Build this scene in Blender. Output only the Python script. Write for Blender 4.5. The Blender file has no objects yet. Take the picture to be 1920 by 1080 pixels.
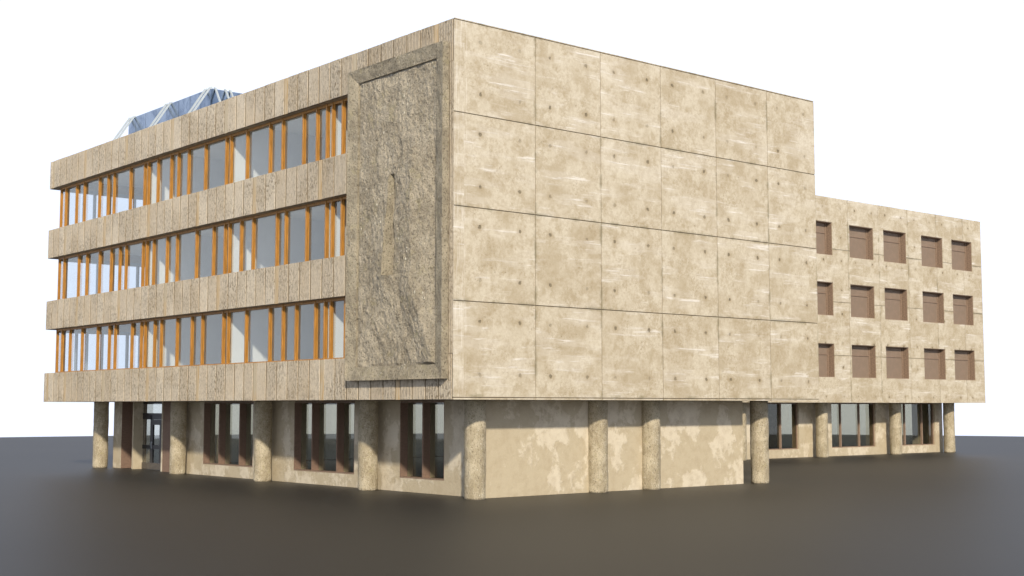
import bpy, bmesh, math, random
from mathutils import Vector, Matrix, noise
random.seed(7)
SC = bpy.context.scene
COL = SC.collection
# ------------------------------------------------------------------ camera
cam = bpy.data.cameras.new("camera")
cam.sensor_width = 36.0
cam.lens = 2528.8 / 1920 * 36.0
cam.clip_start = 0.1
cam.clip_end = 2000
camo = bpy.data.objects.new("camera", cam)
COL.objects.link(camo)
camo.location = (-24.031, -31.173, 2.838)
camo.rotation_euler = (math.radians(90 + 5.004), 0, math.radians(49.882 - 90))
SC.camera = camo
# ------------------------------------------------------------------ sky and sun
ELEV = math.radians(26.5)
AZX, AZY = -0.56, -0.83                       # horizontal direction towards the sun
W = bpy.data.worlds.new("World")
SC.world = W
W.use_nodes = True
nt = W.node_tree
nt.nodes.clear()
N = nt.nodes.new
sky = N('ShaderNodeTexSky')
sky.sky_type = 'NISHITA'
sky.sun_disc = False
sky.sun_elevation = ELEV
sky.sun_rotation = math.atan2(AZX, AZY)
sky.air_density = 1.3
sky.dust_density = 2.0
bg_sky = N('ShaderNodeBackground')
bg_sky.inputs['Strength'].default_value = 0.05
nt.links.new(sky.outputs[0], bg_sky.inputs[0])
bg_wh = N('ShaderNodeBackground')             # bluish white band low in the sky, cut off to dim ground reflections
bg_wh.inputs[0].default_value = (1.01, 1.09, 1.30, 1)
bg_wh.inputs[1].default_value = 1.0
tc = N('ShaderNodeTexCoord')
sp = N('ShaderNodeSeparateXYZ')
nt.links.new(tc.outputs['Generated'], sp.inputs[0])
mr = N('ShaderNodeMapRange')
mr.inputs['From Min'].default_value = math.sin(math.radians(17.5))
mr.inputs['From Max'].default_value = math.sin(math.radians(27))
mr.interpolation_type = 'SMOOTHSTEP'
nt.links.new(sp.outputs[2], mr.inputs['Value'])
mx = N('ShaderNodeMixShader')
nt.links.new(mr.outputs[0], mx.inputs[0])
nt.links.new(bg_wh.outputs[0], mx.inputs[1])
nt.links.new(bg_sky.outputs[0], mx.inputs[2])
wo = N('ShaderNodeOutputWorld')
nt.links.new(mx.outputs[0], wo.inputs[0])
sun = bpy.data.lights.new("sun", 'SUN')
sun.energy = 3.95
sun.angle = math.radians(2.2)
sun.color = (1.0, 0.90, 0.75)
suno = bpy.data.objects.new("sun", sun)
COL.objects.link(suno)
hl = math.hypot(AZX, AZY)
sd = Vector((AZX / hl * math.cos(ELEV), AZY / hl * math.cos(ELEV), math.sin(ELEV)))
suno.rotation_euler = sd.to_track_quat('Z', 'Y').to_euler()
suno.location = sd * 60
SC.view_settings.view_transform = 'Standard'
SC.view_settings.look = 'None'
SC.view_settings.exposure = 0
SC.view_settings.gamma = 1
SC.cycles.transparent_max_bounces = 24


# ------------------------------------------------------------------ node helper
class M:
    def __init__(s, name):
        s.m = bpy.data.materials.new(name)
        s.m.use_nodes = True
        s.t = s.m.node_tree
        s.t.nodes.clear()
        s.out = s.t.nodes.new('ShaderNodeOutputMaterial')
        s._c = None

    def n(s, kind, **kw):
        nd = s.t.nodes.new(kind)
        for k, v in kw.items():
            setattr(nd, k, v)
        return nd

    def put(s, sock, v):
        if v is None:
            return
        if isinstance(v, bpy.types.NodeSocket):
            s.t.links.new(v, sock)
        elif isinstance(v, (tuple, list)) and len(v) == 3 and sock.type == 'RGBA':
            sock.default_value = (*v, 1)
        else:
            sock.default_value = v

    def P(s):
        if s._c is None:
            s._c = s.n('ShaderNodeTexCoord').outputs['Object']
        return s._c

    def xyz(s, v=None):
        nd = s.n('ShaderNodeSeparateXYZ')
        s.put(nd.inputs[0], v or s.P())
        return nd.outputs

    def map(s, scale=(1, 1, 1), loc=(0, 0, 0), rot=(0, 0, 0), v=None):
        nd = s.n('ShaderNodeMapping')
        s.put(nd.inputs[0], v or s.P())
        nd.inputs['Scale'].default_value = scale
        nd.inputs['Location'].default_value = loc
        nd.inputs['Rotation'].default_value = rot
        return nd.outputs[0]

    def noise(s, scale, detail=4, rough=.55, dist=0, v=None):
        nd = s.n('ShaderNodeTexNoise')
        s.put(nd.inputs['Vector'], v or s.P())
        s.put(nd.inputs['Scale'], scale)
        s.put(nd.inputs['Detail'], detail)
        s.put(nd.inputs['Roughness'], rough)
        s.put(nd.inputs['Distortion'], dist)
        return nd.outputs['Fac']

    def vor(s, scale, v=None, out='Distance', rnd=1.0):
        nd = s.n('ShaderNodeTexVoronoi')
        s.put(nd.inputs['Vector'], v or s.P())
        s.put(nd.inputs['Scale'], scale)
        s.put(nd.inputs['Randomness'], rnd)
        return nd.outputs[out]

    def math(s, op, a, b=None, c=None, clamp=False):
        nd = s.n('ShaderNodeMath', operation=op, use_clamp=clamp)
        s.put(nd.inputs[0], a)
        s.put(nd.inputs[1], b)
        s.put(nd.inputs[2], c)
        return nd.outputs[0]

    def rng(s, v, a, b, lo=0., hi=1., smooth=True):
        nd = s.n('ShaderNodeMapRange')
        if smooth:
            nd.interpolation_type = 'SMOOTHSTEP'
        s.put(nd.inputs['Value'], v)
        nd.inputs['From Min'].default_value = a
        nd.inputs['From Max'].default_value = b
        nd.inputs['To Min'].default_value = lo
        nd.inputs['To Max'].default_value = hi
        return nd.outputs[0]

    def mix(s, f, a, b, blend='MIX'):
        nd = s.n('ShaderNodeMix', data_type='RGBA', blend_type=blend)
        s.put(nd.inputs[0], f)
        s.put(nd.inputs[6], a)
        s.put(nd.inputs[7], b)
        return nd.outputs[2]

    def bump(s, h, dist, strength=1.0, nrm=None):
        nd = s.n('ShaderNodeBump')
        s.put(nd.inputs['Height'], h)
        nd.inputs['Distance'].default_value = dist
        nd.inputs['Strength'].default_value = strength
        if nrm is not None:
            s.put(nd.inputs['Normal'], nrm)
        return nd.outputs[0]

    def bsdf(s, col, rough=.85, nrm=None, **kw):
        nd = s.n('ShaderNodeBsdfPrincipled')
        s.put(nd.inputs['Base Color'], col)
        s.put(nd.inputs['Roughness'], rough)
        if nrm is not None:
            s.put(nd.inputs['Normal'], nrm)
        for k, v in kw.items():
            s.put(nd.inputs[k.replace('_', ' ')], v)
        s.t.links.new(nd.outputs[0], s.out.inputs[0])
        return s.m


# ------------------------------------------------------------------ materials
def concrete_panels(name, px, x0, rows, rz, hx, hz, joint_x0, warm=1.0):
    """formwork concrete: clouds, pits, tie holes, limewash streaks. px/rz = panel pitch."""
    m = M(name)
    X, Y_, Z = m.xyz()
    base = (0.63, 0.57, 0.45)
    tan = (0.455, 0.385, 0.27)
    brown = (0.36, 0.28, 0.17)
    # every panel was cast separately: shift the pattern from panel to panel
    ix_ = m.math('FLOOR', m.math('DIVIDE', m.math('SUBTRACT', X, joint_x0), px))
    iz_ = m.math('FLOOR', m.math('DIVIDE', m.math('SUBTRACT', Z, rows[1]), rz))
    cmb = m.n('ShaderNodeCombineXYZ')
    m.put(cmb.inputs[0], m.math('MULTIPLY', ix_, 3.71))
    m.put(cmb.inputs[1], m.math('MULTIPLY_ADD', iz_, 7.3, m.math('MULTIPLY', ix_, 1.9)))
    m.put(cmb.inputs[2], m.math('MULTIPLY', iz_, 5.3))
    va = m.n('ShaderNodeVectorMath', operation='ADD')
    m.put(va.inputs[0], m.P())
    m.put(va.inputs[1], cmb.outputs[0])
    Q = va.outputs[0]
    c1 = m.noise(.8, 6, .62, .2, Q)
    c2 = m.noise(2.4, 7, .7, .2, m.map(loc=(7, 3, 9), v=Q))
    col = m.mix(m.rng(c1, .44, .66, 0, .8), base, tan)
    col = m.mix(m.rng(c2, .46, .64, 0, .75), col, tan)
    c3 = m.noise(1.1, 4, .6, .2, m.map(loc=(1, 22, 4), v=Q))
    cl = m.rng(c3, .50, .70)
    grit = m.noise(11, 5, .75, .2, Q)
    col = m.mix(m.math('MULTIPLY', m.rng(c3, .40, .70, .25, 1), m.rng(grit, .42, .66, .0, .7)), col, brown)
    mot = m.noise(6, 5, .7, .3, Q)
    col = m.mix(m.rng(mot, .45, .7, 0, .35), col, brown)
    fine = m.noise(26, 4, .7)
    col = m.mix(m.rng(fine, .3, .7, 0, .14, False), col, brown)
    sp_ = m.noise(17, 3, .6, .6)
    pit = m.math('MULTIPLY', m.rng(sp_, .645, .70), m.rng(c3, .42, .60, .12, .75))
    col = m.mix(pit, col, (.24, .18, .10))
    big = m.noise(.5, 5, .6, .3, m.map(scale=(1, 1, .55), loc=(13, 1, 8)))
    col = m.mix(m.rng(big, .50, .68, 0, .32), col, brown)
    # limewash: soft whitish bands with crisp thin streaks inside them
    band_ = m.noise(1.0, 4, .6, .2, m.map(scale=(.45, .45, 2.2), loc=(3, 0, 5), v=Q))
    stm = m.rng(band_, .49, .62)
    col = m.mix(m.math('MULTIPLY', stm, .20), col, (.80, .76, .68))
    yv = m.map(scale=(.33, .33, 8.5), rot=(0, .03, 0), v=Q)
    st = m.noise(1.6, 6, .68, .45, yv)
    st2 = m.math('MULTIPLY', m.rng(st, .555, .62), stm)
    col = m.mix(m.math('MULTIPLY', st2, .6), col, (.84, .81, .76))
    # smooth pale edge band next to the corner
    ev = m.noise(2.0, 4, .6, .3, m.map(scale=(9, 9, .5)))
    em = m.math('MULTIPLY', m.rng(X, .46, .50, 1, 0), m.rng(ev, .5, .62))
    col = m.mix(m.math('MULTIPLY', em, .35 if px < 2.9 else 0), col, (.80, .76, .69))

    def per(v, off, p):      # distance to the nearest v = off + k p
        a = m.math('SUBTRACT', v, off - p / 2 - 40 * p)
        a = m.math('MODULO', a, p)
        return m.math('ABSOLUTE', m.math('SUBTRACT', a, p / 2))
    dx = m.math('MINIMUM', per(X, hx[0], px), per(X, hx[1], px))
    dz = m.math('MINIMUM', per(Z, hz[0], rz), per(Z, hz[1], rz))
    w = m.math('MULTIPLY', m.math('SUBTRACT', m.noise(7, 3, .6), .5), .16)
    rr = m.math('SQRT', m.math('ADD', m.math('MULTIPLY', dx, dx), m.math('MULTIPLY', dz, dz)))
    rw = m.math('ADD', rr, w)
    hv = m.rng(m.noise(.9, 1, .5, 0, m.map(loc=(11, 4, 2))), .35, .6, .45, 1)
    hole = m.math('MULTIPLY', m.rng(rw, .035, .075, 1, 0), hv)
    halo = m.math('MULTIPLY', m.rng(rw, .06, .24, 1, 0), hv)
    col = m.mix(m.math('MULTIPLY', halo, .45), col, brown)
    col = m.mix(m.math('MULTIPLY', hole, .8), col, (.17, .14, .085))
    # dirt along the joints
    jd = m.math('MINIMUM', m.math('ADD', per(X, joint_x0, px), m.rng(X, .6, 1.0, 1, 0)), per(Z, rows[1], rz))
    jn = m.rng(m.noise(1.7, 4, .6, 0, m.map(loc=(5, 5, 1))), .48, .66)
    jd2 = m.math('ADD', jd, m.math('MULTIPLY', m.math('SUBTRACT', m.noise(14, 3, .6), .5), .10))
    jm = m.math('MULTIPLY', m.rng(jd2, .02, .10, 1, 0), jn)
    col = m.mix(m.math('MULTIPLY', jm, .5), col, (.20, .175, .10))
    h = m.math('ADD', m.math('MULTIPLY', fine, .4), m.math('MULTIPLY', m.noise(5, 5, .6), .6))
    h = m.math('SUBTRACT', h, m.math('MULTIPLY', hole, .9))
    h = m.math('SUBTRACT', h, m.math('MULTIPLY', pit, .5))
    h = m.math('ADD', h, m.math('MULTIPLY', st2, .15))
    rough = m.rng(c2, .3, .7, .78, .95)
    return m.bsdf(col, rough, m.bump(h, .02, .9), Specular_IOR_Level=.3)


MAT = {}
MAT['panel'] = concrete_panels('board_marked_concrete', 2.807, 1.0, (14.338, 11.548), 2.81, (1.0, 2.56), (13.77, 12.18), 3.188)
MAT['wing'] = concrete_panels('wing_concrete', 2.93, 30.0, (14.37, 11.52), 2.95, (36.62, 38.21), (13.83, 12.2), 35.97)


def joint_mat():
    m = M('dark_joint_groove_shade')
    return m.bsdf((.23, .185, .125), .95)  # dark joint colour; in the board grooves it stands in for shade


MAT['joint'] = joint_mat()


def boards_mat():
    m = M('ribbed_concrete_boards')
    X, Y_, Z = m.xyz()
    geo = m.n('ShaderNodeNewGeometry')
    rnd = geo.outputs['Random Per Island']
    ccol = m.mix(m.rng(rnd, 0, 1, 0, 1, False), (.60, .515, .39), (.69, .61, .48))
    # each board is either rough (hammered) or smoother
    r2 = m.math('FRACT', m.math('MULTIPLY', rnd, 17.3))
    big = m.noise(.55, 2, .5, 0, m.map(loc=(0, 2.2, 6)))
    rough_amt = m.math('MULTIPLY_ADD', m.rng(big, .40, .60), .65, m.math('MULTIPLY', r2, .35))
    v = m.map(scale=(1, 1, .5))
    n1 = m.noise(13, 4, .65, .6, v)
    n2 = m.noise(24, 3, .6, .5, m.map(scale=(1, 1, .4), loc=(3, 1, 1)))
    grain = m.math('ADD', m.math('MULTIPLY', n1, .6), m.math('MULTIPLY', n2, .4))
    pits = m.math('MULTIPLY', m.rng(grain, .52, .42), m.rng(rough_amt, 0, 1, .3, 1., False))
    ccol = m.mix(m.math('MULTIPLY', pits, .8), ccol, (.19, .145, .09))
    hi_ = m.math('MULTIPLY', m.rng(grain, .56, .68), rough_amt)
    ccol = m.mix(m.math('MULTIPLY', hi_, .5), ccol, (.70, .61, .48))
    # cloudy tone, stains
    ccol = m.mix(m.rng(m.noise(.8, 4, .6), .4, .7, 0, .30), ccol, (.50, .385, .235))
    # corduroy ribs, crisp near the street corner and worn away further along
    ww = m.n('ShaderNodeTexWave', wave_type='BANDS', bands_direction='Y', wave_profile='SIN')
    m.put(ww.inputs['Vector'], m.P())
    ww.inputs['Scale'].default_value = 0.314 / .078 * 1.0
    ww.inputs['Distortion'].default_value = .5
    rib = m.rng(ww.outputs['Fac'], .1, .9)
    near = m.math('MULTIPLY', m.rng(Y_, 4, 13, 1, .12), m.rng(Z, 6, 12, .45, 1))
    ccol = m.mix(m.math('MULTIPLY', m.math('MULTIPLY', m.rng(rib, .5, 0), near), .4), ccol, (.25, .2, .13))
    # rusty brown water marks under the top edges
    h = m.math('ADD', m.math('MULTIPLY', grain, m.math('MULTIPLY_ADD', rough_amt, .8, .35)), m.math('MULTIPLY', m.math('MULTIPLY', rib, near), .35))
    return m.bsdf(ccol, .9, m.bump(h, .10, 1.0), Specular_IOR_Level=.25)


MAT['boards'] = boards_mat()


def strip_mat():
    m = M('stained_smooth_strip')
    v = m.map(scale=(1, 6, .45))
    n = m.noise(3, 4, .6, .3, v)
    col = m.mix(m.rng(n, .38, .62), (.56, .47, .33), (.49, .35, .19))
    col = m.mix(m.rng(m.noise(.35, 1, .5), .45, .6), col, (.50, .43, .31))
    return m.bsdf(col, .9, m.bump(m.noise(20, 3), .01), Specular_IOR_Level=.25)


MAT['strip'] = strip_mat()


def rock_mat(name, scale, base, light, dark, fleck=.7, bd=.05, obj_stretch=.4):
    m = M(name)
    v = m.map(scale=(1, 1, obj_stretch))
    a = m.noise(2.6 * scale, 9, .72, .25, v)
    b = m.noise(10 * scale, 6, .72, .3, v)
    big = m.noise(.6 * scale, 3, .55)
    col = m.mix(m.rng(a, .36, .66), dark, base)
    col = m.mix(m.rng(big, .42, .62, 0, .6), col, light)
    col = m.mix(m.math('MULTIPLY', m.rng(b, .49, .36), .85), col, tuple(c * .42 for c in dark))  # crevice shading painted into the colour where the fine noise dips
    col = m.mix(m.math('MULTIPLY', m.rng(b, .58, .74), .5), col, light)
    # olive lichen and pale chips
    col = m.mix(m.math('MULTIPLY', m.rng(m.noise(1.3 * scale, 4, .6, .5, m.map(loc=(4, 8, 1))), .55, .7), .35), col, (.42, .37, .20))
    fl = m.vor(4.5 * scale, m.map(scale=(1, 1, .55)))
    flm = m.math('MULTIPLY', m.rng(fl, .28, .12), m.rng(m.noise(1.1 * scale, 2, .5, 0, m.map(loc=(9, 9, 3))), .55, .63))
    col = m.mix(m.math('MULTIPLY', flm, fleck), col, (.80, .76, .62))
    h = m.math('ADD', a, m.math('MULTIPLY', b, .55))
    h = m.math('ADD', h, m.math('MULTIPLY', flm, .25))
    return m.bsdf(col, .85, m.bump(h, bd, 1.0), Specular_IOR_Level=.3)


MAT['rock'] = rock_mat('hewn_stone_relief', 1.7, (.50, .44, .335), (.64, .57, .44), (.38, .33, .245), .9, .14, .85)
MAT['rockframe'] = rock_mat('hewn_stone_frame', 1.9, (.47, .41, .30), (.60, .53, .39), (.34, .295, .215), .5, .12, .8)
MAT['bark'] = rock_mat('rough_cast_column', 3.4, (.52, .45, .32), (.66, .585, .43), (.39, .325, .215), .95, .055, .6)


def plaster_mat(name='blotched_render'):
    m = M(name)
    base = (.54, .465, .33)
    pale = (.72, .645, .505)
    n = m.noise(.95, 7, .66, .15, m.map(scale=(1, 1, .85), loc=(2, 2, 3)))
    n2 = m.noise(.45, 2, .5)
    n3 = m.noise(7, 5, .7)
    n4 = m.math('ADD', n, m.math('MULTIPLY', m.math('SUBTRACT', n3, .5), .16))
    f = m.rng(m.math('ADD', n4, m.math('MULTIPLY', m.math('SUBTRACT', n2, .5), .35)), .492, .562)
    col = m.mix(m.math('MULTIPLY', f, .85), base, pale)
    col = m.mix(m.rng(m.noise(3.2, 5, .6), .42, .7, 0, .35), col, (.40, .32, .21))
    g = m.noise(34, 3, .6)
    col = m.mix(m.rng(g, .35, .7, .12, 0), col, (.3, .24, .15))
    h = m.math('ADD', m.math('MULTIPLY', g, .5), m.math('MULTIPLY', f, .35))
    h = m.math('ADD', h, m.noise(9, 4, .6))
    return m.bsdf(col, .9, m.bump(h, .018), Specular_IOR_Level=.25)


MAT['plaster'] = plaster_mat()


def simple(name, col, rough=.7, ns=8, amt=.18, bd=.004, stretch=(1, 1, 1), **kw):
    m = M(name)
    n = m.noise(ns, 5, .6, .2, m.map(scale=stretch))
    c = m.mix(m.rng(n, .35, .65, 0, 1), tuple(x * (1 - amt) for x in col), tuple(min(1, x * (1 + amt)) for x in col))
    return m.bsdf(c, rough, m.bump(n, bd), **kw)


MAT['timber'] = simple('orange_stained_timber', (.39, .185, .032), .5, 6, .22, .004, (4, 4, .35))
MAT['brown'] = simple('brown_painted_timber', (.265, .185, .13), .7, 12, .16, .004, (1, 1, 1))
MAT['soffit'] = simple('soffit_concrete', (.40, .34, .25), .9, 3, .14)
MAT['white'] = simple('white_interior_plaster', (.87, .86, .82), .9, 1.2, .03, .001)
MAT['greyin'] = simple('grey_interior_plaster', (.75, .70, .62), .9, 1.2, .05, .001)
MAT['shadeframe'] = simple('shade_grey_frame', (.30, .33, .35), .6, 6, .1, .001)  # timber frames seen from their shaded side, the shade put into the colour
MAT['cream'] = simple('cream_bounce_sheet', (.78, .72, .60), .6, 1.5, .05, .001)  # pale colour of the sheet added to bounce light indoors
MAT['black'] = simple('black_metal_door', (.022, .021, .02), .4, 8, .15, .001)
MAT['doorbase'] = simple('worn_kick_plate', (.10, .085, .065), .5, 10, .25, .001)
MAT['roof'] = simple('grey_roof_felt', (.22, .21, .19), .9, 2, .12)
MAT['strut'] = simple('white_painted_steel', (.50, .56, .60), .4, 5, .06, .001)


def brick_brown():
    m = M('brown_textured_cladding')
    X, Y_, Z = m.xyz()
    b = m.n('ShaderNodeTexBrick')
    cmb = m.n('ShaderNodeCombineXYZ')
    m.put(cmb.inputs[0], m.math('ADD', X, Y_))
    m.put(cmb.inputs[1], Z)
    m.put(b.inputs['Vector'], cmb.outputs[0])
    b.inputs['Color1'].default_value = (.27, .18, .125, 1)
    b.inputs['Color2'].default_value = (.22, .145, .10, 1)
    b.inputs['Mortar'].default_value = (.20, .13, .095, 1)
    b.inputs['Scale'].default_value = 1
    b.inputs['Brick Width'].default_value = .12
    b.inputs['Row Height'].default_value = .035
    b.inputs['Mortar Size'].default_value = .005
    n = m.noise(20, 3)
    col = m.mix(m.rng(n, .35, .65, 0, .3), b.outputs['Color'], (.36, .23, .165))
    return m.bsdf(col, .85, m.bump(b.outputs['Fac'], -.006))


MAT['fin'] = brick_brown()


def shutter_mat():
    m = M('brown_louvred_shutter')
    X, Y_, Z = m.xyz()
    w1 = m.math('SINE', m.math('MULTIPLY', Z, 2 * math.pi / .052))
    w2 = m.math('SINE', m.math('MULTIPLY', X, 2 * math.pi / .115))
    col = m.mix(m.rng(w1, -1, .2, .6, 0), (.30, .225, .165), (.165, .12, .085))
    col = m.mix(m.rng(w2, -1, -.5, .35, 0), col, (.20, .13, .09))
    col = m.mix(m.rng(m.noise(3, 3), .4, .7, 0, .25), col, (.37, .255, .19))
    return m.bsdf(col, .7, m.bump(w1, .006))


MAT['shutter'] = shutter_mat()


def glass_mat(name, tint, refl=.9, base=.035):
    m = M(name)
    lw = m.n('ShaderNodeLayerWeight')
    lw.inputs[0].default_value = .5
    f = m.math('POWER', lw.outputs['Facing'], 4.0)
    f = m.math('MULTIPLY_ADD', f, refl, base)
    tr = m.n('ShaderNodeBsdfTransparent')
    tr.inputs[0].default_value = (*tint, 1)
    gl = m.n('ShaderNodeBsdfGlossy')
    gl.inputs['Roughness'].default_value = .03
    gl.inputs[0].default_value = (.93, .94, .88, 1)
    mxn = m.n('ShaderNodeMixShader')
    m.put(mxn.inputs[0], f)
    m.put(mxn.inputs[1], tr.outputs[0])
    m.put(mxn.inputs[2], gl.outputs[0])
    m.put(m.out.inputs[0], mxn.outputs[0])
    return m.m


MAT['glass'] = glass_mat('clear_window_glass', (.93, .95, .96), .5, .09)
MAT['glass_dark'] = glass_mat('grey_green_glass', (.76, .75, .69), .5, .05)


def roof_metal():
    m = M('sky_tinted_metal_cladding')
    n = m.noise(1.2, 5, .6, .6, m.map(scale=(1, 1, 1), rot=(.5, 0, 0)))
    col = m.mix(m.rng(n, .35, .65), (.15, .20, .27), (.30, .36, .43))  # reflected blue sky put into the metal's base colour
    return m.bsdf(col, .22, m.bump(n, .01), Metallic=1.0)


MAT['metal'] = roof_metal()


def ground_mat():
    m = M('polished_sky_tinted_ground')
    n = m.noise(.05, 4, .55)
    n2 = m.noise(40, 3, .6)
    col = m.mix(m.rng(n, .35, .65), (.046, .039, .030), (.052, .045, .035))
    col = m.mix(m.rng(n2, .3, .7, 0, .12), col, (.04, .036, .03))
    return m.bsdf(col, .50, m.bump(n2, .0006), Specular_IOR_Level=.46, Specular_Tint=(.72, .90, 1.0, 1))  # blue specular tint stands in for a reflected blue sky


MAT['ground'] = ground_mat()

# ------------------------------------------------------------------ mesh helpers


def box(bm, x0, x1, y0, y1, z0, z1):
    vs = [bm.verts.new((x, y, z)) for x in (x0, x1) for y in (y0, y1) for z in (z0, z1)]
    for f in ((0, 1, 3, 2), (4, 6, 7, 5), (0, 4, 5, 1), (2, 3, 7, 6), (0, 2, 6, 4), (1, 5, 7, 3)):
        bm.faces.new([vs[i] for i in f])
    return vs


def bevel_all(bm, w, seg=1):
    bmesh.ops.bevel(bm, geom=list(bm.edges), offset=w, segments=seg, affect='EDGES', profile=.6)


def link(name, bm, mats, parent=None, smooth=False, loc=None):
    me = bpy.data.meshes.new(name)
    bmesh.ops.recalc_face_normals(bm, faces=bm.faces)
    if smooth:
        for f in bm.faces:
            f.smooth = True
    bm.to_mesh(me)
    bm.free()
    for mm in (mats if isinstance(mats, (list, tuple)) else [mats]):
        me.materials.append(mm)
    o = bpy.data.objects.new(name, me)
    COL.objects.link(o)
    if parent is not None:
        o.parent = parent
    if loc:
        o.location = loc
    return o


def boxes(name, lst, mat, parent=None, bev=0, loc=None):
    bm = bmesh.new()
    for b in lst:
        box(bm, *b)
    if bev:
        bevel_all(bm, bev)
    return link(name, bm, mat, parent, loc=loc)


def bar(bm, p, q, w):
    p, q = Vector(p), Vector(q)
    d = (q - p).normalized()
    a = d.cross(Vector((0, 0, 1)))
    a = a.normalized() if a.length > 1e-4 else Vector((1, 0, 0))
    b = d.cross(a)
    vs = []
    for c in (p, q):
        for i, j in ((-1, -1), (1, -1), (1, 1), (-1, 1)):
            vs.append(bm.verts.new(c + a * i * w / 2 + b * j * w / 2))
    for i in range(4):
        bm.faces.new((vs[i], vs[(i + 1) % 4], vs[4 + (i + 1) % 4], vs[4 + i]))
    bm.faces.new(vs[:4])
    bm.faces.new(vs[4:])


# ------------------------------------------------------------------ ground
bm = bmesh.new()
GC, GR = (20.7, 17.7), 76.0
top = [bm.verts.new((GC[0] + GR * math.cos(a), GC[1] + GR * math.sin(a), 0)) for a in [i * 2 * math.pi / 256 for i in range(256)]]
bot = [bm.verts.new((v.co.x, v.co.y, -.3)) for v in top]
bm.faces.new(top)
bm.faces.new(bot[::-1])
for i in range(256):
    bm.faces.new((top[i], bot[i], bot[(i + 1) % 256], top[(i + 1) % 256]))
g = link('ground', bm, MAT['ground'])
g['kind'] = 'structure'

# ------------------------------------------------------------------ the building
B = bpy.data.objects.new('office_building', None)
COL.objects.link(B)
B['label'] = 'beige concrete office block on round columns with orange framed ribbon windows'
B['category'] = 'building'

L = 31.40      # length of the street side (along y)
R = 17.21      # length of the blank side (along x)
TOP = 14.38
SOF = 3.03

# blank side: 6 x 4 concrete panels with open joints
jx = [0.0, 3.186, 6.003, 8.82, 11.617, 14.425, R]
jz = [SOF, 3.092, 5.924, 8.735, 11.548, 14.338, TOP]
bm = bmesh.new()
gp = .014
for i in range(6):
    for j in range(6):
        x0, x1 = jx[i] + (gp if i else 0), jx[i + 1] - (gp if i < 5 else 0)
        z0, z1 = jz[j] + (gp if j else 0), jz[j + 1] - (gp if j < 5 else 0)
        if j == 0:
            z0 = SOF
        box(bm, x0, x1, 0, .034, z0, z1)
wall = link('panel_facade', bm, MAT['panel'], B)
wall['label'] = 'blank wall of large square board-marked concrete panels'
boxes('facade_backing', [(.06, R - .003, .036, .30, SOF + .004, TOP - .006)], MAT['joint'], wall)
boxes('side_wall', [(R - .25, R, .302, 14.2, SOF + .004, TOP - .006)], MAT['wing'], B)

# street side bands of ribbed boards
bands = [(13.08, TOP, [30.95, 27.25, 22.9, 18.6, 14.1, 9.72, 5.37, .92]),
         (9.77, 11.12, [29.35, 24.95, 20.6, 16.25, 11.85, 7.40]),
         (6.41, 7.75, [27.75, 23.3, 18.9, 14.47, 10.18]),
         (SOF, 4.38, [30.95, 28.9, 24.7, 20.35, 15.97, 11.6, 7.13, 2.8])]
ymins = [.06, 5.78, 5.78, .06]


def board_run(bb, bs, y0, y1, z0, z1, strips):
    cuts = [(y0, None)]
    ss = sorted(s for s in strips if y0 + .3 < s < y1 - .1)
    edges = []
    prev = y0
    for s in ss + [None]:
        e = (s - .10) if s else y1
        span = e - prev
        n = max(1, round(span / .69))
        for k in range(n):
            a, b = prev + span * k / n, prev + span * (k + 1) / n
            g_ = .033 + random.uniform(-.004, .006)
            dx = random.uniform(-.003, .004)
            zt = z1 - random.uniform(0, .012)
            box(bb, dx, .026, a + g_, b - g_, z0, zt)
        if s:
            bs.append((.012, .026, s - .10 + .004, s + .10 - .004, z0, z1 - .01))
            prev = s + .10


for k, ((z0, z1, strips), y0) in enumerate(zip(bands, ymins)):
    bb, bs = bmesh.new(), []
    board_run(bb, bs, y0, L, z0, z1, strips)
    bmesh.ops.bevel(bb, geom=[e for e in bb.edges], offset=.011, segments=1, affect='EDGES')
    band = link('spandrel_band', bb, MAT['boards'], B)
    for q in bs:
        boxes('smooth_strip', [q], MAT['strip'], band)
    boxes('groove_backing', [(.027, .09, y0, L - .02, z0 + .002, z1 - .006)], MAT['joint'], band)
    # solid core; wraps round the far gable as well
    boxes('band_core', [(.091, .50, y0 if y0 > 1 else .302, L - .01, z0 + .001, z1 - .004),
                        (.502, R - .26, L - .65, L - .01, z0 + .001, z1 - .004)], MAT['soffit'], band)

# solid bay around the stone relief
bb = bmesh.new()
for q in ((.03, .235), (.262, .70), (4.95, 5.37), (5.39, 5.77)):
    box(bb, .0, .04, q[0] + .008, q[1] - .008, 4.382, 13.078)
bmesh.ops.bevel(bb, geom=[e for e in bb.edges], offset=.011, segments=1, affect='EDGES')
bay = link('board_wall', bb, MAT['boards'], B)
boxes('wall_core', [(.46, .60, .302, 5.776, 4.384, 13.076), (.091, .459, .302, .72, 4.384, 13.076),
                    (.091, .459, 4.9, 5.776, 4.384, 13.076), (.0, .459, .722, 4.898, 13.27, 13.4)], MAT['soffit'], bay)

# stone relief with splayed frame
bm = bmesh.new()
oy0, oy1, oz0, oz1, ox = .25, 5.36, 3.64, 13.68, -.25
iy0, iy1, iz0, iz1, ix = .70, 4.93, 4.07, 13.26, -.13
fx = -.055
yc = (oy0 + oy1) / 2


def rough(p, n, amp, sc):
    q = Vector(p) * sc
    return Vector(p) + Vector(n) * amp * (noise.fractal(q, .9, 2.1, 5) if amp else 0)


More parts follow.
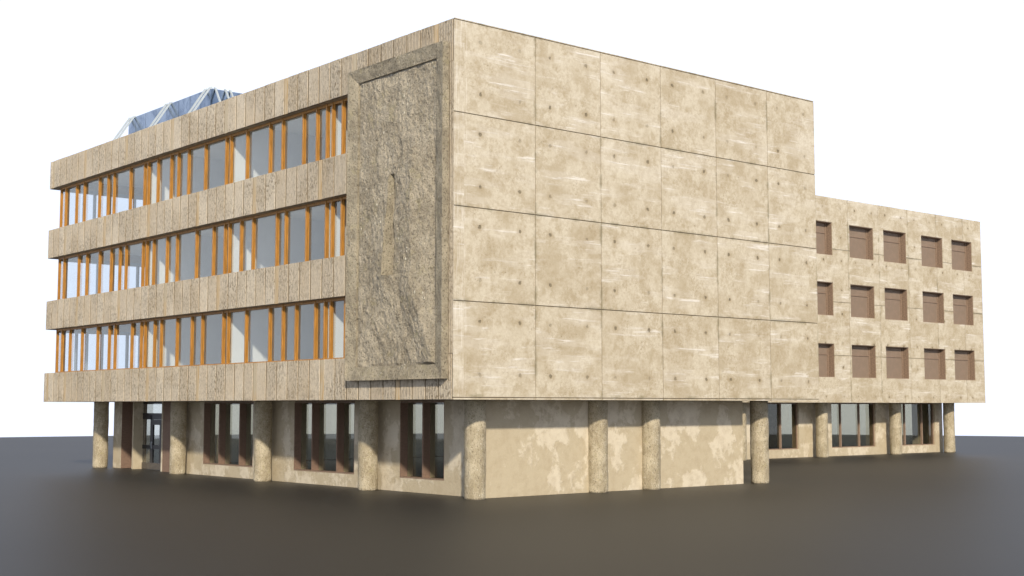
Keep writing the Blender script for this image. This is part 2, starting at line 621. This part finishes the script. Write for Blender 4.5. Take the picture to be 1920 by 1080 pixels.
def quad_grid(bm, a, b, c, d, nu, nv, nrm, amp, sc=2.0, edge=True):
    """a-b along u, a-d along v"""
    a, b, c, d = map(Vector, (a, b, c, d))
    g_ = []
    for j in range(nv + 1):
        row = []
        for i in range(nu + 1):
            u, v = i / nu, j / nv
            p = (a * (1 - u) + b * u) * (1 - v) + (d * (1 - u) + c * u) * v
            m_ = min(1, 8 * min(v, 1 - v)) if nv > 1 else 0
            row.append(bm.verts.new(rough(p, nrm, amp * (m_ if edge else 1), sc)))
        g_.append(row)
    for j in range(nv):
        for i in range(nu):
            bm.faces.new((g_[j][i], g_[j][i + 1], g_[j + 1][i + 1], g_[j + 1][i]))


O = [(ox, oy1, oz0), (ox, oy0, oz0), (ox, oy0, oz1), (ox, oy1, oz1)]
I = [(ix, iy1, iz0), (ix, iy0, iz0), (ix, iy0, iz1), (ix, iy1, iz1)]
F = [(fx + .06, p[1], p[2]) for p in I]
K = [(.0 - .001, p[1], p[2]) for p in O]
for i in range(4):
    j = (i + 1) % 4
    n_ = 60 if i % 2 == 0 else 120
    quad_grid(bm, O[i], O[j], I[j], I[i], n_, 8, (-1, 0, 0), .035)
    quad_grid(bm, I[i], I[j], F[j], F[i], 1, 1, (-1, 0, 0), 0)
    quad_grid(bm, K[i], K[j], O[j], O[i], n_, 6, (0, 0, 0), .0)
bmesh.ops.remove_doubles(bm, verts=bm.verts, dist=.0005)
relief = link('stone_relief', bm, MAT['rockframe'], B)
relief['label'] = 'tall grey hewn stone relief in a splayed frame'
bm = bmesh.new()
NU, NV = 110, 230
rot = Matrix.Rotation(math.radians(32), 3, 'X')
vg = []
for j in range(NV + 1):
    row = []
    for i in range(NU + 1):
        y = iy1 + (iy0 - iy1) * i / NU
        z = iz0 + (iz1 - iz0) * j / NV
        p = Vector((0, y, z))
        q = Vector((0, y * 1.3, z * .55))
        h = .038 * noise.fractal(q * 1.6 + Vector((3, 0, 0)), .6, 2.1, 7)
        h += .032 * noise.fractal(Vector((9, y * 7, z * 4.2)), .6, 2.1, 4)
        # slanting strata low down
        if z < 7.4:
            w_ = min(1, (7.4 - z) / 1.4)
            r_ = rot @ p
            h += w_ * .032 * noise.fractal(Vector((1, r_.y * 2.6, r_.z * .55)), .8, 2.1, 5)
        ridged = 1 - abs(noise.noise(Vector((5, y * 1.5, z * .7))))
        h += .03 * ridged * ridged
        # fold: a ridge with a long left flank and a steeper right flank
        fy = 1.85 if z > 6.5 else 1.85 - (6.5 - z) / 2.2 * 1.1
        amt = max(0, min(1, (11.6 - z) / 1.5))
        if y < fy:
            h += amt * (.18 - .42 * (fy - y))
        else:
            h += amt * max(0, .18 - .17 * (y - fy))
        # upright slot whose left cheek swells forward towards its foot
        if z > 5.9:
            k_ = max(0, min(1, (10.05 - z) / 3.2))
            foot = max(0, min(1, (z - 5.9) / 1.0))
            out = (.03 + .30 * k_) * foot
            if z > 10.05:
                out *= max(0, 1 - (z - 10.05) * 3)
            if y > 3.19:
                h += out * max(0, 1 - (y - 3.19) / 1.1) ** 1.5
            elif z < 6.9:
                h += out * max(0, 1 - (3.19 - y) / .7) ** 1.5
            elif y > 3.15 and 6.9 < z < 10.05:
                t_ = (y - 3.15) / .04
                h = h * .3 - .17
            elif y > 2.96 and 6.9 < z < 10.05:
                h = h * .3 - .17
        e = min(i, NU - i, j, NV - j)
        if e < 2:
            h *= e / 2
        row.append(bm.verts.new((fx - h, y, z)))
    vg.append(row)
for j in range(NV):
    for i in range(NU):
        bm.faces.new((vg[j][i], vg[j][i + 1], vg[j + 1][i + 1], vg[j + 1][i]))
field = link('carved_field', bm, MAT['rock'], relief)
bm = bmesh.new()
pv = []
for z, o_ in ((6.88, .34), (7.6, .28), (8.6, .19), (9.4, .11), (10.06, .035)):
    pv.append([bm.verts.new(p) for p in ((.14, 3.168, z), (fx - o_, 3.172, z), (fx - o_ + .015, 3.20, z), (.14, 3.20, z))])
for a, b in zip(pv[:-1], pv[1:]):
    for i in range(4):
        bm.faces.new((a[i], a[(i + 1) % 4], b[(i + 1) % 4], b[i]))
bm.faces.new(pv[0])
bm.faces.new(pv[-1])
link('slot_cheek', bm, MAT['rockframe'], relief)

# columns -----------------------------------------------------------


def column_mesh():
    bm = bmesh.new()
    nseg, nr, rad, ht = 56, 60, .335, SOF - .002
    rings = []
    for j in range(nr + 1):
        z = ht * j / nr
        ring = []
        for i in range(nseg):
            a = 2 * math.pi * i / nseg
            d = Vector((math.cos(a), math.sin(a), 0))
            r = rad + .012 * noise.fractal(Vector((d.x * 1.3, d.y * 1.3, z * 1.2)), .8, 2, 5)
            r += .008 * noise.noise(Vector((d.x * 5, d.y * 5, z * 3)))
            if z < .06:
                r -= .02 * (1 - z / .06)
            ring.append(bm.verts.new((d.x * r, d.y * r, z)))
        rings.append(ring)
    for j in range(nr):
        for i in range(nseg):
            k = (i + 1) % nseg
            bm.faces.new((rings[j][i], rings[j][k], rings[j + 1][k], rings[j + 1][i]))
    bm.faces.new(rings[0][::-1])
    bm.faces.new(rings[-1])
    return bm


cols = [(1.95, 1.42), (1.93, 7.22), (1.95, 14.35), (1.97, 21.45), (1.93, 29.25),
        (7.11, 1.38), (9.64, 1.40), (15.37, 1.36),
        (30.93, 15.5), (37.89, 15.5), (44.93, 15.5), (50.50, 15.42)]
c0 = link('column', column_mesh(), MAT['bark'], B, True)
for k, (x, y) in enumerate(cols):
    o = c0 if k == 0 else c0.copy()
    if k:
        COL.objects.link(o)
        o.parent = B
    o.location = (x, y, 0)
    o.rotation_euler = (0, 0, k * 2.1)

# ribbon windows -------------------------------------------------------
up = [30.83, 30.2, 28.95, 28.06, 26.38, 25.46, 24.83, 23.16, 21.76, 21.41, 20.5, 19.3, 18.65, 17.76, 16.34, 14.65, 14.29, 13.05, 11.37, 10.48, 9.07, 8.18, 7.55, 7.19, 6.57]
mid = [30.82, 30.18, 28.49, 27.57, 26.17, 24.95, 24.05, 23.42, 21.76, 21.4, 20.75, 19.52, 18.63, 16.95, 15.55, 14.64, 14.3, 13.4, 12.5, 10.8, 10.19, 8.79, 7.54, 7.18, 6.57]
low = [30.79, 30.18, 29.25, 27.88, 26.17, 24.94, 24.33, 22.65, 21.75, 21.39, 20.49, 19.89, 18.47, 17.2, 16.33, 14.65, 14.27, 12.91, 11.2, 10.29, 9.41, 8.15, 7.55, 7.19, 6.30]
gx = [.62, 1.42, 1.93, 2.68, 3.95, 4.6, 5.7, 7.0, 7.35, 8.8, 9.9, 11.2, 12.6, 13.1]
WX = .26
for (mull, z0, z1, shift) in ((up, 11.12, 13.08, 0), (mid, 7.75, 9.77, .25), (low, 4.38, 6.41, -.2)):
    yy = [m_ - .09 for m_ in mull]
    ye = 30.72
    yend = 5.80
    rb = boxes('ribbon_window', [(WX + .02, WX + .12, yend, ye, z1 - .09, z1 - .001),
                                 (WX + .02, WX + .12, yend, ye, z0 + .001, z0 + .05),
                                 (WX + .03, WX + .12, yend + .001, yend + .06, z0 + .05, z1 - .09),
                                 (WX + .03, WX + .12, ye - .03, ye - .001, z0 + .05, z1 - .09)], MAT['timber'], B)
    boxes('glass_pane', [(WX + .102, WX + .108, yend + .06, ye - .03, z0 + .051, z1 - .091)], MAT['glass'], rb)
    for i, y in enumerate(yy):
        y_ = min(y, ye - .04)
        bm = bmesh.new()
        box(bm, WX, WX + .055, y_ - .04, y_ + .04, z0 + .003, z1 - .003)
        bevel_all(bm, .006)
        box(bm, WX + .052, WX + .100, y_ - .082, y_ + (.082 if y_ < ye - .1 else .04), z0 + .051, z1 - .091)
        link('mullion', bm, MAT['timber'], rb)
    # glazed gable of the end room
    gb = boxes('gable_window', [(WX + .14, 13.2, ye - .10, ye - .002, z1 - .16, z1 - .003),
                                (WX + .14, 13.2, ye - .10, ye - .002, z0 + .003, z0 + .05)], MAT['shadeframe'], B)
    boxes('glass_pane', [(WX + .14, 13.2, ye - .054, ye - .048, z0 + .052, z1 - .162)], MAT['glass'], gb)
    for x in gx:
        x += shift * (1 if x > 1 else 0)
        w_ = .05
        boxes('mullion', [(x - w_, x + w_, ye - .13, ye + .03, z0 + .004, z1 - .004)], MAT['shadeframe'], gb)

# interior: floors, ceilings, cross walls --------------------------------
inner = boxes('interior_wall', [(.502, 13.3, 7.26, 7.40, SOF + .2, 14.1), (.502, 13.3, 14.33, 14.47, SOF + .2, 14.1),
                                (.502, 13.3, 21.44, 21.58, SOF + .2, 14.1), (13.302, 13.45, .31, 30.6, SOF + .2, 14.1)],
              MAT['white'], B)
# return of each cross wall between the twin mullions
boxes('wall_end', [(WX + .12, .50, yc_ - .05, yc_ + .05, a, b) for yc_ in (7.33, 14.40, 21.51)
                   for a, b in ((4.39, 6.40), (7.76, 9.76), (11.13, 13.07))], MAT['white'], inner)
slab = []
for z in (13.52, 10.16, 6.80):
    slab.append((.502, R - .26, .302, 30.72, z, z + .28))
boxes('floor_slab', slab, MAT['white'], B)
boxes('bounce_floor', [(.51, R - .27, .31, 30.70, SOF + .302, SOF + .36)], MAT['cream'], B)  # cream sheet added to bounce light into the lowest rooms
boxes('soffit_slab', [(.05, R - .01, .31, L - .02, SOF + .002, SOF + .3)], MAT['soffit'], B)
roof = boxes('roof', [(.502, R - .26, .302, L - .66, 14.02, 14.2)], MAT['roof'], B)

# ground floor of the main block ------------------------------------------
GX, GY = 2.42, 1.50
zs = SOF - .003
t = .5
openings = [(3.60, 6.06), (8.80, 12.87), (15.94, 20.07)]
segs = []
y = GY
for a, b in openings:
    segs.append((GX, GX + t, y, a, 0.002, zs))
    segs.append((GX, GX + t, a, b, 0.002, .45))
    y = b
segs.append((GX, GX + t, y, 23.0, .002, zs))
bm = bmesh.new()
for s in segs:
    box(bm, *s)
# solid return under the blank side, and its far end
box(bm, GX + t, 14.6, GY, GY + t, .002, zs)
box(bm, 14.1, 14.6, GY + t, 6.5, .002, zs)
bmesh.ops.remove_doubles(bm, verts=bm.verts, dist=.0001)
gwall = link('ground_floor_wall', bm, MAT['plaster'], B)
gwall['label'] = 'blotched beige rendered wall set back behind the columns'


def gf_window(a, b, fins):
    w = boxes('ground_floor_window', [(GX + .004, GX + t - .02, a + .001, b - .001, .452, .49)], MAT['brown'], B)
    boxes('window_head', [(GX + .03, GX + .33, a + .001, b - .001, zs - .08, zs - .003)], MAT['brown'], w)
    boxes('window_reveal', [(GX + .004, GX + .29, b - .045, b - .002, .492, zs - .082)], MAT['fin'], w)
    boxes('window_reveal', [(GX + .004, GX + .29, a + .002, a + .03, .492, zs - .082)], MAT['fin'], w)
    boxes('glass_pane', [(GX + .295, GX + .302, a + .002, b - .002, .492, zs - .01)], MAT['glass_dark'], w)
    for f in [b - .034] + fins:
        boxes('inner_reveal', [(GX + .306, GX + .50, f - .03, f + .03, .455, zs - .005)], MAT['greyin'], w)
    for f in fins:
        boxes('window_fin', [(GX + .012, GX + .293, f - .035, f + .035, .492, zs - .082)], MAT['fin'], w)


gf_window(3.60, 6.06, [4.78])
gf_window(8.80, 12.87, [11.62, 9.95])
gf_window(15.94, 20.07, [18.75, 17.05])

# entrance: end pier, narrow pier, recessed door
boxes('entrance_pier', [(GX, GX + .62, 28.1, 28.95, .002, zs)], MAT['plaster'], gwall)
boxes('entrance_pier', [(GX, GX + .46, 26.80, 26.93, .002, zs)], MAT['plaster'], gwall)
boxes('entrance_pier', [(GX, GX + .46, 23.86, 23.98, .002, zs)], MAT['plaster'], gwall)
side = boxes('sidelight', [(GX + .62, GX + .70, 26.94, 28.09, .002, zs - .002)], MAT['brown'], B)
boxes('cladding', [(GX + .01, GX + .44, 28.055, 28.098, .004, zs - .004), (GX + .44, GX + .618, 28.03, 28.098, .004, zs - .004)], MAT['fin'], side)
boxes('cladding', [(GX + .01, GX + .46, 23.01, 23.858, .004, zs - .004)], MAT['fin'], side)
DX = GX + .43
door = bpy.data.objects.new('entrance_door', None)
zt = 2.42
d0, d1 = 24.84, 26.90
fr = boxes('entrance_door', [(DX, DX + .08, d0 - .86, d1, zt, zt + .10), (DX, DX + .08, d1 - .06, d1 - .001, .01, zs - .004),
                             (DX, DX + .08, d0 - .86, d0, .01, zs - .004) if False else (DX, DX + .08, d0 - .06, d0, .01, zs - .004),
                             (DX, DX + .08, d0, d1 - .06, zs - .07, zs - .005), (DX, DX + .07, d1 - 1.02, d1 - .9, .30, zt),
                             (DX, DX + .07, d0, d1 - .06, 2.24, zt - .001), (DX, DX + .07, d0, d1 - .06, .92, 1.09)], MAT['black'], B)
bpy.data.objects.remove(door)
boxes('door_leaf', [(DX - .012, DX + .068, d0 + .02, d0 + .20, .305, 2.235), (DX - .012, DX + .068, 25.72, d1 - 1.03, .305, 2.235),
                    (DX - .012, DX + .068, d0 + .202, 25.718, 2.0, 2.235), (DX - .012, DX + .068, d0 + .202, 25.718, .93, 1.1)], MAT['black'], fr)
boxes('kick_plate', [(DX - .006, DX + .07, d0 + .01, d1 - .07, .02, .30)], MAT['doorbase'], fr)
boxes('door_glass', [(DX + .03, DX + .036, d0 + .01, d1 - .06, .3, zs - .08)], MAT['glass'], fr)
bm = bmesh.new()
bar(bm, (DX - .06, 25.75, .95), (DX - .06, 25.75, 1.25), .025)
bar(bm, (DX - .06, 25.75, .97), (DX, 25.75, .97), .02)
bar(bm, (DX - .06, 25.75, 1.23), (DX, 25.75, 1.23), .02)
link('handle', bm, MAT['strut'], fr)
boxes('side_panel', [(DX + .01, DX + .06, 23.99, d0 - .062, .004, zs - .004)], MAT['fin'], side)

# ------------------------------------------------------------------ wing
WY, WX0, WX1 = 14.20, R + .002, 52.70
WT = 14.39
oz = [(11.16, 13.0), (7.81, 9.65), (4.42, 6.26)]
oxs = [(32.2, 34.47), (35.16, 37.43), (39.01, 41.28), (42.27, 44.54), (46.11, 48.38), (49.36, 51.63)]
jwx = [WX0, 20.4, 23.3, 26.2, 29.1, 32.05, 36.0, 38.85, 41.77, 44.70, 47.70, 50.64, WX1]
jwx = [WX0, 21.3, 24.25, 27.2, 30.12, 33.05, 35.97, 38.87, 41.77, 44.70, 47.70, 50.64, WX1]
jwz = [SOF, 5.63, 8.58, 11.52, WT]
allx = sorted(set(jwx + [v for o_ in oxs for v in o_]))
bm = bmesh.new()
for i in range(len(allx) - 1):
    x0, x1 = allx[i], allx[i + 1]
    xm = (x0 + x1) / 2
    inop = any(a < xm < b for a, b in oxs)
    zc = sorted(set(jwz + ([v for o_ in oz for v in o_] if inop else [])))
    for j in range(len(zc) - 1):
        z0, z1 = zc[j], zc[j + 1]
        zm = (z0 + z1) / 2
        if inop and any(a < zm < b for a, b in oz):
            continue
        g2 = .013
        box(bm, x0 + (g2 if x0 in jwx and i else 0), x1 - (g2 if x1 in jwx and i < len(allx) - 2 else 0), WY, WY + .03,
            z0 + (g2 if z0 in jwz and j else 0), z1 - (g2 if z1 in jwz and j < len(zc) - 2 else 0))
bmesh.ops.remove_doubles(bm, verts=bm.verts, dist=.0001)
ww = link('wing_facade', bm, MAT['wing'], B)
ww['label'] = 'concrete facade of the set back wing with fifteen shuttered windows'
bk = []
prev = WX0
for a, b in oxs:
    bk.append((prev, a, WY + .031, WY + .35, SOF + .002, WT - .002))
    pz = SOF + .002
    for c, d in sorted(oz):
        bk.append((a, b, WY + .031, WY + .35, pz, c))
        pz = d
    bk.append((a, b, WY + .031, WY + .35, pz, WT - .002))
    prev = b
bk.append((prev, WX1 - .002, WY + .031, WY + .35, SOF + .002, WT - .002))
bm = bmesh.new()
for b_ in bk:
    box(bm, *b_)
bmesh.ops.remove_doubles(bm, verts=bm.verts, dist=.0001)
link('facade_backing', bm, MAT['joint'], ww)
boxes('wing_end_wall', [(WX1 - .3, WX1, WY + .36, 31.4, SOF + .002, WT - .004)], MAT['wing'], ww)
boxes('rear_wall', [(WX0, WX1 - .31, 31.1, 31.4, SOF + .002, WT - .004)], MAT['wing'], ww)
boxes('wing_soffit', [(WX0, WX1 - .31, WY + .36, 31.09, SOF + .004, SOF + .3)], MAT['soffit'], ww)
boxes('wing_roof', [(WX0, WX1 - .31, WY + .36, 31.09, 14.0, 14.2)], MAT['roof'], ww)

# shuttered windows: local origin at the lower left corner of the opening
WW, WH, DP = 2.27, 1.838, .42


def shutter_window():
    w = boxes('window', [(.002, .03, .034, DP, .002, WH - .002), (WW - .03, WW - .002, .034, DP, .002, WH - .002),
                         (.031, WW - .031, .034, DP, .002, .03), (.031, WW - .031, .034, DP, WH - .03, WH - .002)], MAT['brown'], B)
    boxes('shutter', [(.031, WW - .031, DP - .04, DP - .001, .031, WH - .031)], MAT['shutter'], w)
    boxes('frame', [(.40, .455, DP - .085, DP - .042, .031, WH - .031), (.46, WW - .17, DP - .08, DP - .042, WH - .60, WH - .555),
                    (WW - .17, WW - .125, DP - .085, DP - .042, .031, WH - .031)], MAT['brown'], w)
    return w


w0 = shutter_window()
first = True
for (a, b) in oxs[1:]:
    for (c, d) in oz:
        if first:
            o = w0
            first = False
        else:
            o = w0.copy()
            COL.objects.link(o)
            o.parent = B
            for ch in [x for x in w0.children]:
                cc = ch.copy()
                COL.objects.link(cc)
                cc.parent = o
        o.location = (a, WY, c)

# wing ground floor
HY = 16.18
wo_ = [(23.5, 28.2), (32.58, 36.72), (39.70, 43.96), (46.60, 50.15)]
bm = bmesh.new()
x = WX0
for a, b in wo_:
    box(bm, x, a, HY, HY + .22, .002, zs)
    box(bm, a, b, HY, HY + .22, .002, .46)
    x = b
box(bm, x, 50.98, HY, HY + .22, .002, zs)
bmesh.ops.remove_doubles(bm, verts=bm.verts, dist=.0001)
hw = link('wing_ground_floor_wall', bm, MAT['plaster'], B)
boxes('added_pale_lining', [(50.74, 50.757, HY + .222, 18.2, .002, zs)], MAT['greyin'], hw)  # pale sheet added so the unlit inner wall looks lit
boxes('gable_wall', [(50.76, 50.978, HY + .222, 18.2, .002, zs)], MAT['plaster'], hw)
boxes('gable_wall', [(50.76, 50.978, 29.0, 30.0, .002, zs)], MAT['plaster'], hw)
gg = boxes('gable_glazing', [(50.84, 50.90, 18.21, 28.99, .004, .04)], MAT['brown'], hw)
boxes('gable_pane', [(50.86, 50.868, 18.21, 28.99, .041, zs - .004)], MAT['glass_dark'], hw)
posts = {0: [25.0, 26.5], 1: [33.9, 35.2], 2: [40.62, 42.40], 3: [47.00, 48.82]}
for k, (a, b) in enumerate(wo_):
    w = boxes('wing_ground_floor_window', [(a + .002, b - .002, HY + .10, HY + .2, .462, .51), (a + .002, b - .002, HY + .10, HY + .2, zs - .07, zs - .003),
                                           (b - .07, b - .002, HY + .10, HY + .42, .512, zs - .072), (a + .002, a + .07, HY + .10, HY + .2, .512, zs - .072)], MAT['brown'], B)
    boxes('glass_pane', [(a + .071, b - .071, HY + .15, HY + .156, .512, zs - .072)], MAT['glass_dark'], w)
    for p in posts[k]:
        boxes('mullion', [(p - .045, p + .045, HY + .04, HY + .149, .512, zs - .072)], MAT['brown'], w)

# rear glazing of the open ground floor
rg = boxes('rear_glazing', [(2.9, 50.7, 29.90, 29.98, .004, .03), (2.9, 50.7, 29.90, 29.98, zs - .1, zs - .004)] +
           [(x_, x_ + .08, 29.90, 29.98, .03, zs - .101) for x_ in (2.9, 50.62)], MAT['brown'], B)
boxes('glass_pane', [(2.98, 50.62, 29.93, 29.937, .031, zs - .101)], MAT['glass_dark'], rg)

# ------------------------------------------------------------------ rooftop plant screen
bm = bmesh.new()
SX, SY0, SY1, SZ = 3.5, 22.12, 30.58, 16.80
seams = [30.58, 29.75, 28.66, 27.55, 26.4, 25.2, 24.08, 23.1, 22.12]
for a, b in zip(seams[:-1], seams[1:]):
    box(bm, SX, SX + .06, b + .012, a - .012, 14.2, SZ)
sxs = [SX, 4.30, 5.3, 6.3, 7.3, 8.5]
for a, b in zip(sxs[:-1], sxs[1:]):
    box(bm, a + .012 + (.06 if a == SX else 0), b - .012, SY0, SY0 + .06, 14.2, SZ)
scr = link('rooftop_screen', bm, MAT['metal'], B)
scr['label'] = 'sky-tinted metal plant screen with white leaning struts'
boxes('screen_core', [(SX + .061, 8.5, SY0 + .061, 30.56, 14.2, SZ - .02)], MAT['metal'], scr)
for y in (30.40, 29.95, 26.47, 26.03, 22.60, 22.16):
    bm = bmesh.new()
    bar(bm, (SX - .02, y, SZ + .03), (SX - 1.75, y, 14.2), .075)
    bar(bm, (SX - .02, y, SZ + .0), (SX + .07, y, SZ + .05), .08)
    link('strut', bm, MAT['strut'], scr)
for x in (3.72, 4.22, 4.46):
    bm = bmesh.new()
    bar(bm, (x, SY0 - .02, SZ + .03), (x, SY0 - 1.75, 14.2), .07)
    bar(bm, (x, SY0 - .02, SZ), (x, SY0 + .07, SZ + .05), .08)
    link('strut', bm, MAT['strut'], scr)
